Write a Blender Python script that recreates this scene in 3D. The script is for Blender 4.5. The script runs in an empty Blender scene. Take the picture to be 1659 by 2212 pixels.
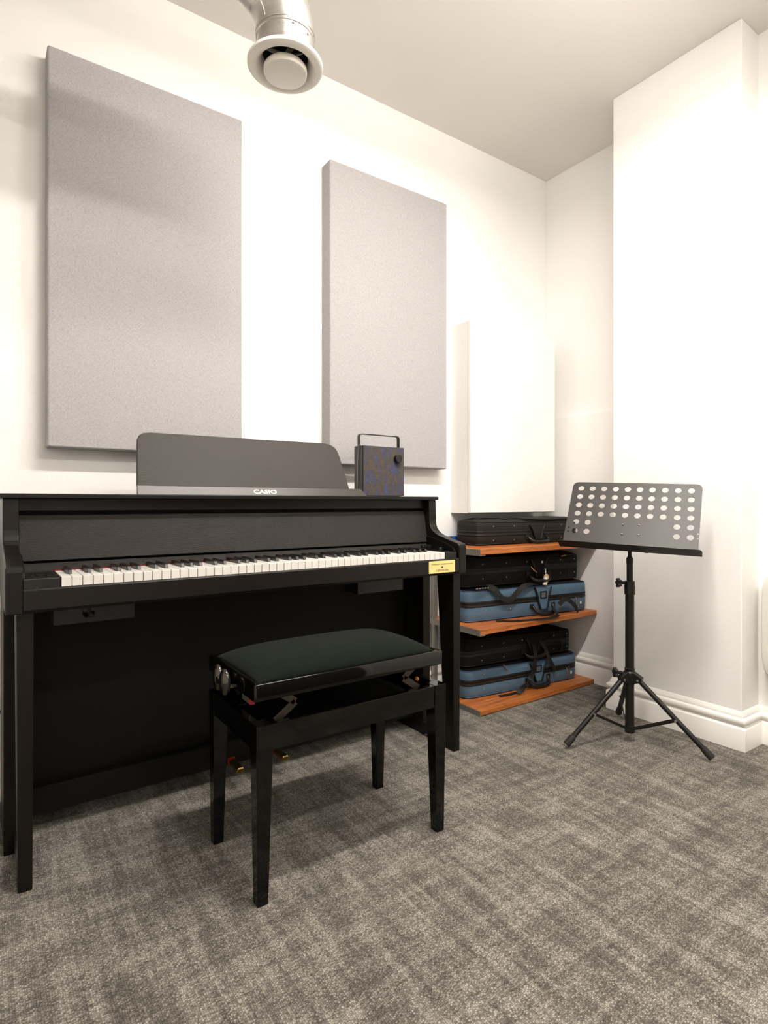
import bpy, bmesh, math, random
from mathutils import Vector, Matrix
random.seed(7)
PI = math.pi
COL = bpy.context.scene.collection
H = 0.92            # eye height
Z = lambda r: r + H
W = 2.165           # piano wall plane (Y)
CEIL = 2.732

# ------------------------------------------------------------------ materials
def newmat(name):
    m = bpy.data.materials.new(name); m.use_nodes = True
    return m, m.node_tree, m.node_tree.nodes['Principled BSDF']

def setp(b, **k):
    for n, v in k.items():
        n = n.replace('_', ' ')
        if n in b.inputs:
            b.inputs[n].default_value = v if not (isinstance(v, tuple) and len(v) == 3) else (*v, 1)

def coords(nt, scale=(1, 1, 1), rot=(0, 0, 0)):
    tc = nt.nodes.new('ShaderNodeTexCoord'); mp = nt.nodes.new('ShaderNodeMapping')
    mp.inputs['Scale'].default_value = scale; mp.inputs['Rotation'].default_value = rot
    nt.links.new(tc.outputs['Object'], mp.inputs['Vector'])
    return mp.outputs['Vector']

def noise(nt, vec, scale, detail=3, rough=.5):
    n = nt.nodes.new('ShaderNodeTexNoise'); n.inputs['Scale'].default_value = scale
    n.inputs['Detail'].default_value = detail; n.inputs['Roughness'].default_value = rough
    nt.links.new(vec, n.inputs['Vector']); return n.outputs['Fac']

def ramp(nt, fac, stops):
    r = nt.nodes.new('ShaderNodeValToRGB')
    el = r.color_ramp.elements
    while len(el) < len(stops): el.new(.5)
    for e, (p, c) in zip(el, stops):
        e.position = p; e.color = (*c, 1) if isinstance(c, tuple) else (c, c, c, 1)
    nt.links.new(fac, r.inputs['Fac']); return r.outputs['Color']

def mathn(nt, op, a, b):
    n = nt.nodes.new('ShaderNodeMath'); n.operation = op
    for i, v in enumerate((a, b)):
        if isinstance(v, (int, float)): n.inputs[i].default_value = v
        else: nt.links.new(v, n.inputs[i])
    return n.outputs[0]

def mixc(nt, fac, a, b, mode='MIX'):
    n = nt.nodes.new('ShaderNodeMix'); n.data_type = 'RGBA'; n.blend_type = mode
    if isinstance(fac, (int, float)): n.inputs[0].default_value = fac
    else: nt.links.new(fac, n.inputs[0])
    for i, v in ((6, a), (7, b)):
        if isinstance(v, tuple): n.inputs[i].default_value = (*v, 1)
        else: nt.links.new(v, n.inputs[i])
    return n.outputs[2]

def bump(nt, b, height, strength, dist):
    n = nt.nodes.new('ShaderNodeBump'); n.inputs['Strength'].default_value = strength
    n.inputs['Distance'].default_value = dist
    nt.links.new(height, n.inputs['Height']); nt.links.new(n.outputs['Normal'], b.inputs['Normal'])

def plain(name, col, rough=.5, metal=0., spec=.5, coat=0., bumpv=None, sheen=0.):
    m, nt, b = newmat(name)
    setp(b, Base_Color=col, Roughness=rough, Metallic=metal, Specular_IOR_Level=spec, Coat_Weight=coat, Sheen_Weight=sheen)
    v = coords(nt)
    f = noise(nt, v, 60, 4)
    c = mixc(nt, ramp(nt, f, [(.3, .0), (.7, .10)]), col, tuple(x * .7 for x in col))
    nt.links.new(c, b.inputs['Base Color'])
    if bumpv:
        bump(nt, b, noise(nt, coords(nt, bumpv[0]), 1, 3), bumpv[1], bumpv[2])
    return m

M = {}
def paint(name, col, rough=.55):
    m, nt, b = newmat(name)
    v = coords(nt)
    c = mixc(nt, ramp(nt, noise(nt, v, 1.3, 4), [(.35, 0.), (.7, 1.)]), col, tuple(x * .985 for x in col))
    nt.links.new(c, b.inputs['Base Color']); setp(b, Roughness=rough, Specular_IOR_Level=.35)
    h = mathn(nt, 'ADD', noise(nt, v, 7, 5, .6), mathn(nt, 'MULTIPLY', noise(nt, v, 140, 2), .25))
    bump(nt, b, h, .12, .01)
    return m
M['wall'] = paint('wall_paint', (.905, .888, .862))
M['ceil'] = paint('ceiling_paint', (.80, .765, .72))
M['trim'] = paint('gloss_trim_paint', (.88, .855, .81), .3)
M['cab'] = plain('white_cabinet', (.88, .865, .835), .35)
M['heater'] = plain('white_enamel', (.78, .76, .70), .35)

# carpet
m, nt, b = newmat('grey_loop_carpet'); M['carpet'] = m
v = coords(nt)
vo = nt.nodes.new('ShaderNodeTexVoronoi'); vo.inputs['Scale'].default_value = 1.0
vo.inputs['Randomness'].default_value = .6
nt.links.new(coords(nt, (240, 340, 1)), vo.inputs['Vector'])
loop = ramp(nt, vo.outputs['Distance'], [(.0, 1.), (.66, .0)])
cell = nt.nodes.new('ShaderNodeSeparateColor'); nt.links.new(vo.outputs['Color'], cell.inputs[0])
sy = noise(nt, coords(nt, (26, 3.2, 1)), 1, 3, .6)        # soft streaks along Y
sy2 = noise(nt, coords(nt, (95, 5.5, 1)), 1, 2, .55)      # thin thread lines along Y
sx = noise(nt, coords(nt, (4.0, 30, 1)), 1, 3, .6)        # streaks along X
sx2 = noise(nt, coords(nt, (7, 110, 1)), 1, 2, .55)
blotch = noise(nt, v, 7, 3, .6)
s = mathn(nt, 'ADD', mathn(nt, 'MULTIPLY', sy, .30), mathn(nt, 'MULTIPLY', sx, .24))
s = mathn(nt, 'ADD', s, mathn(nt, 'MULTIPLY', blotch, .20))
s = mathn(nt, 'ADD', s, mathn(nt, 'MULTIPLY', sy2, .16))
s = mathn(nt, 'ADD', s, mathn(nt, 'MULTIPLY', sx2, .10))
s = mathn(nt, 'ADD', s, mathn(nt, 'MULTIPLY', mathn(nt, 'SUBTRACT', cell.outputs[0], .5), .13))
base = ramp(nt, s, [(.405, (.14, .126, .106)), (.47, (.215, .197, .168)), (.53, (.35, .325, .278)), (.60, (.50, .47, .405))])
dark = mixc(nt, loop, (.34, .33, .32), (1.16, 1.16, 1.16))
colr = mixc(nt, 1.0, base, dark, 'MULTIPLY')
nt.links.new(colr, b.inputs['Base Color'])
setp(b, Roughness=.95, Specular_IOR_Level=.1, Sheen_Weight=.1)
bump(nt, b, mathn(nt, 'ADD', loop, mathn(nt, 'MULTIPLY', cell.outputs[1], .3)), .6, .003)

# black stained wood of the piano
def pianomat(name, col, rough, sc, bs, spec=.5):
    m, nt, b = newmat(name)
    g = noise(nt, coords(nt, sc), 1, 4, .6)
    c = mixc(nt, g, col, tuple(x * 2.1 for x in col))
    nt.links.new(c, b.inputs['Base Color']); setp(b, Roughness=rough, Specular_IOR_Level=spec)
    bump(nt, b, g, bs, .002)
    return m
M['piano'] = pianomat('black_wood_satin', (.0042, .0032, .0023), .34, (60, 400, 400), .12, .24)
M['grain'] = pianomat('black_wood_grained', (.0085, .0065, .0048), .30, (90, 800, 800), 1.0, .38)
M['rest'] = pianomat('black_wood_rest', (.013, .010, .0075), .42, (120, 800, 800), .5, .4)
M['pdark'] = plain('black_fibreboard', (.0035, .003, .0022), .6, spec=.2)
M['lip'] = plain('satin_ledge_metal', (.045, .038, .032), .34, spec=.32)
M['gloss'] = plain('polished_black_lacquer', (.0018, .0016, .0013), .05, spec=.36)
M['knob'] = plain('smoked_chrome', (.10, .09, .08), .12, metal=.9)
M['steel'] = plain('dull_steel', (.32, .29, .26), .4, metal=.8)
M['white_key'] = plain('ivory_white_key', (.66, .635, .59), .35, spec=.3)
M['black_key'] = plain('ebony_key', (.007, .006, .005), .28, spec=.6)
M['felt'] = plain('red_felt', (.22, .008, .012), .9)
M['brass'] = plain('polished_brass', (.75, .50, .14), .16, metal=1.)
M['plate'] = plain('pale_gold_plate', (.80, .63, .24), .4)
M['ink'] = plain('dark_brown_ink', (.03, .015, .006), .6)
M['goldprint'] = plain('cream_gold_print', (.85, .80, .55), .5)
M['plastic'] = plain('black_plastic', (.008, .007, .006), .35, spec=.35)
M['standblk'] = plain('black_powder_coat', (.007, .006, .005), .36, spec=.35)
M['standplate'] = plain('charcoal_desk_coat', (.027, .023, .020), .42, spec=.36)
M['rubber'] = plain('black_rubber', (.012, .011, .010), .7)
M['blackcloth'] = plain('black_nylon', (.0050, .0044, .0038), .75, spec=.22, bumpv=((900, 900, 900), .4, .0006))
M['darkcloth'] = plain('charcoal_nylon', (.0105, .009, .0075), .72, spec=.3, bumpv=((900, 900, 900), .4, .0006))
M['bluecloth'] = plain('steel_blue_nylon', (.075, .135, .20), .6, spec=.4, bumpv=((25, 25, 25), .25, .004))
M['bluepipe'] = plain('royal_blue_piping', (.03, .07, .17), .5)
M['web'] = plain('black_webbing', (.009, .0078, .0065), .6, spec=.35, bumpv=((300, 300, 300), .5, .001))
M['zip'] = plain('black_zip_tape', (.006, .005, .004), .55, spec=.35, bumpv=((60, 60, 700), .6, .001))
M['bluebox'] = plain('bright_blue_card', (.01, .12, .55), .5)
M['velvet'] = plain('dark_green_velvet', (.0042, .0068, .0046), .9, spec=.08, sheen=.03, bumpv=((500, 500, 500), .4, .001))
M['tag'] = plain('worn_paper_tag', (.55, .36, .20), .7)
M['label'] = plain('white_label', (.75, .78, .68), .6)
M['grey'] = plain('grey_vinyl_window', (.10, .12, .14), .25)
M['darksteel'] = plain('oiled_dark_steel', (.09, .075, .06), .35, metal=.8)
M['door'] = plain('added_panel_brown', (.05, .038, .03), .5)  # dark tone of the panel added behind the camera
M['angle'] = plain('grey_painted_steel', (.20, .18, .155), .35, metal=.3)
M['valve'] = plain('cream_valve_enamel', (.84, .80, .73), .4)
M['orange'] = plain('amber_plastic', (.65, .28, .03), .4)
M['red'] = plain('red_plastic', (.35, .02, .02), .4)

m, nt, b = newmat('galvanised_duct'); M['duct'] = m
g = noise(nt, coords(nt, (8, 8, 60)), 1, 4, .6)
nt.links.new(mixc(nt, g, (.42, .405, .375), (.60, .585, .55)), b.inputs['Base Color'])
setp(b, Metallic=.9); nt.links.new(ramp(nt, g, [(.2, .22), (.8, .38)]), b.inputs['Roughness'])

m, nt, b = newmat('pale_grey_felt_fabric'); M['panel'] = m
v1 = noise(nt, coords(nt, (140, 140, 700)), 1, 2, .6); v2 = noise(nt, coords(nt, (700, 700, 140)), 1, 2, .6)
f = mathn(nt, 'MULTIPLY', mathn(nt, 'ADD', v1, v2), .5)
c = ramp(nt, f, [(.36, (.31, .298, .297)), (.5, (.395, .380, .377)), (.64, (.46, .44, .433))])
nt.links.new(c, b.inputs['Base Color']); setp(b, Roughness=.95, Specular_IOR_Level=.1)
bump(nt, b, f, .35, .001)

m, nt, b = newmat('speaker_cloth'); M['spk'] = m
v1 = noise(nt, coords(nt, (70, 70, 22)), 1, 3, .7); v2 = noise(nt, coords(nt, (500, 500, 80)), 1, 2, .6)
v3 = noise(nt, coords(nt, (80, 80, 600)), 1, 2, .6)
c = ramp(nt, v1, [(.36, (.070, .042, .006)), (.47, (.042, .030, .018)), (.54, (.024, .025, .052)), (.66, (.018, .034, .19))])  # blue and ochre moire painted into the colour of dark grey cloth
c = mixc(nt, ramp(nt, mathn(nt, 'MULTIPLY', mathn(nt, 'ADD', v2, v3), .5), [(.4, 0.), (.62, .8)]), c, (.075, .066, .06))
nt.links.new(c, b.inputs['Base Color']); setp(b, Roughness=.8)

m, nt, b = newmat('reddish_hardwood'); M['wood'] = m
g = noise(nt, coords(nt, (3, 45, 45)), 1, 5, .65); g2 = noise(nt, coords(nt, (9, 160, 160)), 1, 3, .6)
f = mathn(nt, 'ADD', mathn(nt, 'MULTIPLY', g, .65), mathn(nt, 'MULTIPLY', g2, .35))
c = ramp(nt, f, [(.34, (.17, .045, .010)), (.50, (.42, .125, .026)), (.66, (.58, .215, .05))])
nt.links.new(c, b.inputs['Base Color']); setp(b, Roughness=.38, Specular_IOR_Level=.5)
bump(nt, b, g2, .2, .0015)

m, nt, b = newmat('lamp_tube_glow'); M['lamp'] = m
setp(b, Base_Color=(1, 1, 1), Emission_Color=(1.0, .945, .88), Emission_Strength=1.0)
LAMP = b
m, nt, b = newmat('fill_lamp_glow'); M['lamp_fill'] = m
setp(b, Base_Color=(1, 1, 1), Emission_Color=(1.0, .94, .865), Emission_Strength=36.0)  # weaker glow for the added fill batten

# ------------------------------------------------------------------ mesh helpers
def new(): return bmesh.new()
def box(bm, x0, x1, y0, y1, z0, z1):
    vs = [bm.verts.new((x, y, z)) for x in (x0, x1) for y in (y0, y1) for z in (z0, z1)]
    for f in ((0, 1, 3, 2), (4, 6, 7, 5), (0, 4, 5, 1), (2, 3, 7, 6), (0, 2, 6, 4), (1, 5, 7, 3)):
        bm.faces.new([vs[i] for i in f])
    return vs
def hexa(bm, lo, hi):
    """lo / hi: 4 points each (ccw)"""
    a = [bm.verts.new(p) for p in lo]; c = [bm.verts.new(p) for p in hi]
    bm.faces.new(a[::-1]); bm.faces.new(c)
    for i in range(4): bm.faces.new((a[i], a[(i + 1) % 4], c[(i + 1) % 4], c[i]))
def prism_x(bm, prof, x0, x1):
    a = [bm.verts.new((x0, y, z)) for y, z in prof]; c = [bm.verts.new((x1, y, z)) for y, z in prof]
    bm.faces.new(a); bm.faces.new(c[::-1]); n = len(prof)
    for i in range(n): bm.faces.new((a[i], c[i], c[(i + 1) % n], a[(i + 1) % n]))
def frame(d):
    d = Vector(d).normalized(); up = Vector((0, 0, 1)) if abs(d.z) < .95 else Vector((1, 0, 0))
    a = d.cross(up).normalized(); return a, d.cross(a).normalized(), d
def tube(bm, pts, r, seg=16, caps=True):
    pts = [Vector(p) for p in pts]; n = len(pts)
    rs = r if isinstance(r, (list, tuple)) else [r] * n
    rings = []; pa = None
    for i, p in enumerate(pts):
        d = (pts[min(i + 1, n - 1)] - pts[max(i - 1, 0)])
        if pa is None: a, c, dd = frame(d)
        else:
            dd = d.normalized(); a = (pa - dd * pa.dot(dd)).normalized(); c = dd.cross(a)
        pa = a
        rings.append([bm.verts.new(p + a * math.cos(t) * rs[i] + c * math.sin(t) * rs[i]) for t in [2 * PI * k / seg for k in range(seg)]])
    for i in range(n - 1):
        for k in range(seg):
            bm.faces.new((rings[i][k], rings[i][(k + 1) % seg], rings[i + 1][(k + 1) % seg], rings[i + 1][k]))
    if caps: bm.faces.new(rings[0][::-1]); bm.faces.new(rings[-1])
def lathe(bm, prof, c, seg=48, close=False):
    """prof: (r,z) about vertical axis at c"""
    rings = []
    for r, z in prof:
        rings.append([bm.verts.new((c[0] + r * math.cos(t), c[1] + r * math.sin(t), z)) for t in [2 * PI * k / seg for k in range(seg)]])
    n = len(rings)
    for i in range(n - (0 if close else 1)):
        for k in range(seg):
            bm.faces.new((rings[i][k], rings[i][(k + 1) % seg], rings[(i + 1) % n][(k + 1) % seg], rings[(i + 1) % n][k]))
    if not close:
        bm.faces.new(rings[0][::-1]); bm.faces.new(rings[-1])
def ball(bm, c, r, s=(1, 1, 1), seg=12):
    mt = Matrix.Translation(c) @ Matrix.Diagonal((r * s[0], r * s[1], r * s[2], 1))
    bmesh.ops.create_uvsphere(bm, u_segments=seg, v_segments=max(6, seg // 2), radius=1, matrix=mt)
def ribbon(bm, pts, nrm, w, t=.0016):
    """flat strap: centre points, side direction per point (nrm = width direction), width, thickness"""
    pts = [Vector(p) for p in pts]; n = len(pts); rings = []
    for i, p in enumerate(pts):
        d = (pts[min(i + 1, n - 1)] - pts[max(i - 1, 0)]).normalized()
        wd = Vector(nrm[i] if isinstance(nrm, list) else nrm); wd = (wd - d * wd.dot(d)).normalized(); th = d.cross(wd)
        rings.append([bm.verts.new(p + wd * a * w / 2 + th * q * t / 2) for a, q in ((-1, -1), (1, -1), (1, 1), (-1, 1))])
    for i in range(n - 1):
        for k in range(4):
            bm.faces.new((rings[i][k], rings[i][(k + 1) % 4], rings[i + 1][(k + 1) % 4], rings[i + 1][k]))
    bm.faces.new(rings[0][::-1]); bm.faces.new(rings[-1])
def smooth_path(pts, n=6):
    pts = [Vector(p) for p in pts]; out = []
    P = [pts[0]] + pts + [pts[-1]]
    for i in range(1, len(P) - 2):
        p0, p1, p2, p3 = P[i - 1], P[i], P[i + 1], P[i + 2]
        for k in range(n):
            t = k / n
            out.append(.5 * ((2 * p1) + (p2 - p0) * t + (2 * p0 - 5 * p1 + 4 * p2 - p3) * t * t + (3 * p1 - p0 - 3 * p2 + p3) * t ** 3))
    out.append(pts[-1]); return out
def rounded(corners, n=8):
    """corners: (x,y,r) ccw -> outline"""
    out = []; N = len(corners)
    for i in range(N):
        p = Vector(corners[i][:2]); r = corners[i][2]
        a = (Vector(corners[i - 1][:2]) - p).normalized(); c = (Vector(corners[(i + 1) % N][:2]) - p).normalized()
        ang = a.angle(c); d = r / math.tan(ang / 2)
        q0 = p + a * d; q1 = p + c * d
        for k in range(n + 1):
            t = k / n
            out.append(tuple((1 - t) ** 2 * q0 + 2 * t * (1 - t) * p + t * t * q1))
    return out
def loft(bm, outline, prof):
    """outline ccw in XY; prof = [(inset, z)]: stacked inset rings, capped"""
    n = len(outline); P = [Vector(p) for p in outline]; nr = []
    for i in range(n):
        e = (P[(i + 1) % n] - P[i - 1]); e = e.normalized() if e.length > 1e-9 else Vector((1, 0))
        nr.append(Vector((-e.y, e.x)))
    rings = []
    for ins, z in prof:
        if callable(z): rings.append([bm.verts.new((P[i].x + nr[i].x * ins, P[i].y + nr[i].y * ins, z(P[i]))) for i in range(n)])
        else: rings.append([bm.verts.new((P[i].x + nr[i].x * ins, P[i].y + nr[i].y * ins, z)) for i in range(n)])
    for j in range(len(rings) - 1):
        for i in range(n):
            bm.faces.new((rings[j][i], rings[j][(i + 1) % n], rings[j + 1][(i + 1) % n], rings[j + 1][i]))
    bm.faces.new(rings[0][::-1]); bm.faces.new(rings[-1])

def link(name, me, mat, parent=None, off=True):
    o = bpy.data.objects.new(name, me); COL.objects.link(o)
    if mat: me.materials.clear(); me.materials.append(M[mat])
    if parent:
        o.parent = parent
        wl = Vector((0, 0, 0)); p = parent
        while p: wl += p.location; p = p.parent
        if off:
            for v in me.vertices: v.co -= wl
    return o
def obj(name, bm, mat, parent=None, bevel=0, seg=2, smooth=False):
    bmesh.ops.recalc_face_normals(bm, faces=bm.faces)
    me = bpy.data.meshes.new(name); bm.to_mesh(me); bm.free()
    if smooth:
        for p in me.polygons: p.use_smooth = True
        try: me.set_sharp_from_angle(angle=math.radians(38))
        except Exception: pass
    o = link(name, me, mat, parent)
    if bevel:
        md = o.modifiers.new('bevel', 'BEVEL'); md.width = bevel; md.segments = seg; md.limit_method = 'ANGLE'; md.angle_limit = math.radians(40)
        md.harden_normals = False
    return o
def B(name, mat, parent, *dims, bevel=.0015):
    bm = new(); box(bm, *dims); return obj(name, bm, mat, parent, bevel)
def T(name, mat, parent, pts, r, seg=16, bevel=0):
    bm = new(); tube(bm, pts, r, seg); return obj(name, bm, mat, parent, bevel, smooth=True)
def thing(name, label, cat, loc, group=None):
    o = bpy.data.objects.new(name, None); COL.objects.link(o); o.location = loc; o.empty_display_size = .05
    o['label'] = label; o['category'] = cat
    if group: o['group'] = group
    return o
def tag(o, label, cat, group=None):
    o['label'] = label; o['category'] = cat
    if group: o['group'] = group
    return o
def struct(name, bm, mat, bevel=0):
    o = obj(name, bm, mat, None, bevel); o['kind'] = 'structure'; return o
def curve_mesh(splines, extrude, closed=True):
    cu = bpy.data.curves.new('c', 'CURVE'); cu.dimensions = '2D'; cu.fill_mode = 'BOTH'; cu.extrude = extrude
    for s in splines:
        sp = cu.splines.new('POLY'); sp.points.add(len(s) - 1)
        for q, p in zip(sp.points, s): q.co = (p[0], p[1], 0, 1)
        sp.use_cyclic_u = True
    o = bpy.data.objects.new('c', cu); COL.objects.link(o)
    dg = bpy.context.evaluated_depsgraph_get(); me = bpy.data.meshes.new_from_object(o.evaluated_get(dg))
    bpy.data.objects.remove(o); return me
def text_mesh(s, size, extrude=.0002, sx=1., offset=0., spacing=1.):
    cu = bpy.data.curves.new('t', 'FONT'); cu.body = s; cu.size = size; cu.extrude = extrude; cu.offset = offset
    cu.align_x = 'CENTER'; cu.space_character = spacing
    o = bpy.data.objects.new('t', cu); COL.objects.link(o)
    dg = bpy.context.evaluated_depsgraph_get(); me = bpy.data.meshes.new_from_object(o.evaluated_get(dg))
    bpy.data.objects.remove(o)
    for v in me.vertices: v.co.x *= sx
    return me
def place_mesh(me, origin, ux, vy):
    ux, vy = Vector(ux).normalized(), Vector(vy).normalized(); n = ux.cross(vy)
    for v in me.vertices:
        c = v.co.copy(); v.co = Vector(origin) + ux * c.x + vy * c.y + n * c.z
    return me

# ------------------------------------------------------------------ the room
X0, Y0 = -1.35, -1.25
XR, XC, XB, XBL = 2.475, 2.335, 2.621, 2.590
CY0, CY1 = 1.0147, 1.550
bm = new(); box(bm, X0 - .1, 2.85, Y0 - .1, W + .15, -.08, 0); struct('floor', bm, 'carpet')
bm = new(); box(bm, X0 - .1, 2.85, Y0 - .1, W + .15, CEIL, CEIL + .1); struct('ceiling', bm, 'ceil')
bm = new(); box(bm, X0 - .1, 2.85, W, W + .15, 0, CEIL); struct('wall_left', bm, 'wall')
bm = new(); box(bm, XB, 2.85, CY1, W, 1.382, CEIL); box(bm, XBL, 2.85, CY1, W, 0, 1.382); struct('wall_back', bm, 'wall', .002)
bm = new(); box(bm, XC, 2.85, CY0, CY1, 0, CEIL); struct('wall_chimney', bm, 'wall', .003)
bm = new(); box(bm, XR, 2.85, Y0, CY0, 0, CEIL); struct('wall_right', bm, 'wall')
bm = new(); box(bm, X0 - .1, 2.85, Y0 - .1, Y0, 0, CEIL); struct('wall_rear', bm, 'wall')
bm = new(); box(bm, X0 - .1, X0, Y0, W, 0, CEIL); struct('wall_front', bm, 'wall')

bm = new(); box(bm, .95, 2.35, Y0, Y0 + .03, .005, 2.08); struct('added_dark_panel', bm, 'door', .003)  # unseen slab added to darken reflections in the piano and bench
SK = [(0, 0), (.022, 0), (.022, .079), (.019, .083), (.013, .086), (.012, .092), (.016, .094), (.020, .099), (.021, .106), (.019, .113), (.014, .117), (.010, .119), (.010, .124), (.007, .129), (.004, .138), (0, .141)]
def skirting(name, path, closed=False):
    """path: wall-surface polyline with the room on its right-hand side"""
    P = [Vector(p) for p in path]; n = len(P); bm = new(); rings = []
    for i, p in enumerate(P):
        d1 = (P[i] - P[i - 1]).normalized() if i else None; d2 = (P[i + 1] - P[i]).normalized() if i < n - 1 else None
        nn = [Vector((d.y, -d.x)) for d in (d1, d2) if d is not None]
        m_ = nn[0] if len(nn) == 1 else (nn[0] + nn[1]) / (1 + nn[0].dot(nn[1]))
        rings.append([bm.verts.new((p.x + m_.x * a, p.y + m_.y * a, z)) for a, z in SK])
    for i in range(n - 1):
        for k in range(len(SK)):
            bm.faces.new((rings[i][k], rings[i][(k + 1) % len(SK)], rings[i + 1][(k + 1) % len(SK)], rings[i + 1][k]))
    bm.faces.new(rings[0][::-1]); bm.faces.new(rings[-1])
    o = obj(name, bm, 'trim', None, 0, smooth=True); o['kind'] = 'structure'
skirting('baseboard_left', [(X0, W), (XBL, W)])
skirting('baseboard_back', [(XBL, W), (XBL, CY1)])
skirting('baseboard_chimney', [(XBL, CY1), (XC, CY1), (XC, CY0), (XR, CY0)])
skirting('baseboard_right', [(XR, CY0), (XR, Y0)])

# ------------------------------------------------------------------ acoustic panels
def panel(label, x0, x1, z0, z1, yf):
    bm = new(); box(bm, x0, x1, yf, W - .0008, z0, z1)
    o = obj('acoustic_panel', bm, 'panel', None, .006, 3); tag(o, label, 'acoustic panel', 'fabric acoustic panels on the wall above the piano')
    return o
panel('larger pale grey fabric acoustic panel above the left half of the piano', .1755, .8105, 1.0965, 2.3575, 2.094)
panel('narrower looking pale grey fabric panel behind the small cloth speaker', 1.1885, 1.8255, 1.0815, 2.342, 2.094)

# ------------------------------------------------------------------ wall cabinet
cab = thing('wall_cabinet', 'plain white cupboard fixed to the wall above the wooden shelves', 'cabinet', (2.215, 2.09, .872))
B('body', 'cab', cab, 1.912, 2.52, 2.043, W, .871, 1.790, bevel=.001)
B('door', 'cab', cab, 1.9095, 2.521, 2.02, 2.0405, .874, 1.7895, bevel=.0015)

# ------------------------------------------------------------------ ventilation duct and ceiling lamp
dc = (.675, 1.431)
duct = thing('ventilation_duct', 'shiny galvanised round air duct bending down from above', 'duct', (dc[0], dc[1], 2.10))
R = .135; zs = 2.172
bm = new(); lathe(bm, [(.072, 2.098), (.0755, 2.098), (.0755, 2.158), (.078, 2.160), (.078, 2.166), (.0755, 2.168), (.0755, 2.172), (.072, 2.172)], dc, 64, close=True)
obj('sleeve', bm, 'duct', duct, smooth=True)
pts = []
for k in range(0, 21):
    a = PI / 2 * k / 20
    pts.append((dc[0] - R + R * math.cos(a), dc[1], zs + R * math.sin(a)))
bm = new(); tube(bm, pts, .0765, 64, caps=False); el = obj('elbow', bm, 'duct', duct, smooth=True)
el.modifiers.new('s', 'SOLIDIFY').thickness = .0015
T('straight_run', 'duct', duct, [(dc[0] - R, dc[1], zs + R), (X0, dc[1], zs + R)], .0755, 64)
sm = []
for k in range(0, 21):
    a = PI / 2 * k / 20; rd = Vector((math.cos(a), 0, math.sin(a)))
    sm.append(Vector((dc[0] - R, dc[1], zs)) + rd * R - rd * .0765 * .93 + Vector((0, -.0765 * .37, 0)))
T('lock_seam', 'duct', duct, sm, .0016, 8)
for a in (0, 90):
    a = math.radians(a)
    c = Vector((dc[0] - R + R * math.cos(a), dc[1], zs + R * math.sin(a))); d = Vector((-math.sin(a), 0, math.cos(a)))
    bm = new(); tube(bm, [c - d * .004, c - d * .003, c + d * .003, c + d * .004], [.0765, .079, .079, .0765], 64, caps=False); obj('seam_bead', bm, 'duct', duct, smooth=True)
for (a, z) in ((-1.15, 2.148), (-1.75, 2.153)):
    bm = new(); ball(bm, (dc[0] + .0765 * math.cos(a), dc[1] + .0765 * math.sin(a), z), .0035); obj('screw', bm, 'steel', duct, smooth=True)
vent = thing('air_valve', 'round cream ceiling air valve with a centre disc closing the duct end', 'air vent', (dc[0], dc[1], 2.084))
bm = new()
lathe(bm, [(.0745, 2.100), (.098, 2.099), (.1005, 2.095), (.100, 2.089), (.095, 2.0845), (.086, 2.083), (.078, 2.0855), (.072, 2.091), (.066, 2.099), (.062, 2.108), (.062, 2.125), (.0665, 2.125), (.0665, 2.106), (.0745, 2.1035)], dc, 72, close=True)
obj('flange', bm, 'valve', vent, smooth=True)
bm = new(); lathe(bm, [(.02, 2.090), (.054, 2.089), (.0575, 2.084), (.058, 2.076), (.0565, 2.070), (.052, 2.0675), (.001, 2.067)], dc, 64)
obj('centre_disc', bm, 'valve', vent, smooth=True)
T('spindle', 'steel', vent, [(dc[0], dc[1], 2.095), (dc[0], dc[1], 2.125)], .004)
bm = new(); box(bm, dc[0] - .062, dc[0] + .062, dc[1] - .007, dc[1] + .007, 2.118, 2.121); box(bm, dc[0] - .007, dc[0] + .007, dc[1] - .062, dc[1] + .062, 2.118, 2.121)
obj('cross_bar', bm, 'angle', vent)

LX0, LX1, LY, LZ = .50, 1.80, .76, 2.53
def batten(y, label, glow='lamp'):
    lamp = thing('ceiling_light', label, 'light', ((LX0 + LX1) / 2, y, LZ), 'suspended batten lights')
    B('housing', 'cab', lamp, LX0 - .03, LX1 + .03, y - .05, y + .05, LZ + .0155, LZ + .055, bevel=.003)
    B('diffuser', glow, lamp, LX0, LX1, y - .042, y + .042, LZ, LZ + .015, bevel=.003)
    for x in (LX0 + .25, LX1 - .25): T('suspension_rod', 'steel', lamp, [(x, y, LZ + .055), (x, y, CEIL)], .004, 10)
batten(LY, 'white suspended batten light, the one nearer the piano wall')
batten(-.60, 'added unseen batten as fill light, the one farther from the piano wall', 'lamp_fill')  # unseen second batten, added as fill for the lower walls

# ------------------------------------------------------------------ the digital piano
PI0, PI1 = .049, 1.483; IN0, IN1 = .084, 1.448
pn = thing('digital_piano', 'black upright digital piano with open keyboard against the wall', 'piano', (.766, 1.85, 0))
prof = [(2.05, .932), (1.7685, .932), (1.766, .850), (1.763, .836), (1.757, .824), (1.747, .813), (1.733, .804), (1.716, .797), (1.70, .7925), (1.664, .7845), (1.632, .777), (1.606, .7710), (1.598, .768), (1.5945, .764), (1.593, .758), (1.593, .660), (2.05, .660)]
for x0 in (PI0, IN1):
    bm = new(); prism_x(bm, prof, x0, x0 + .035); obj('side_panel', bm, 'piano', pn, .0025)
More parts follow.
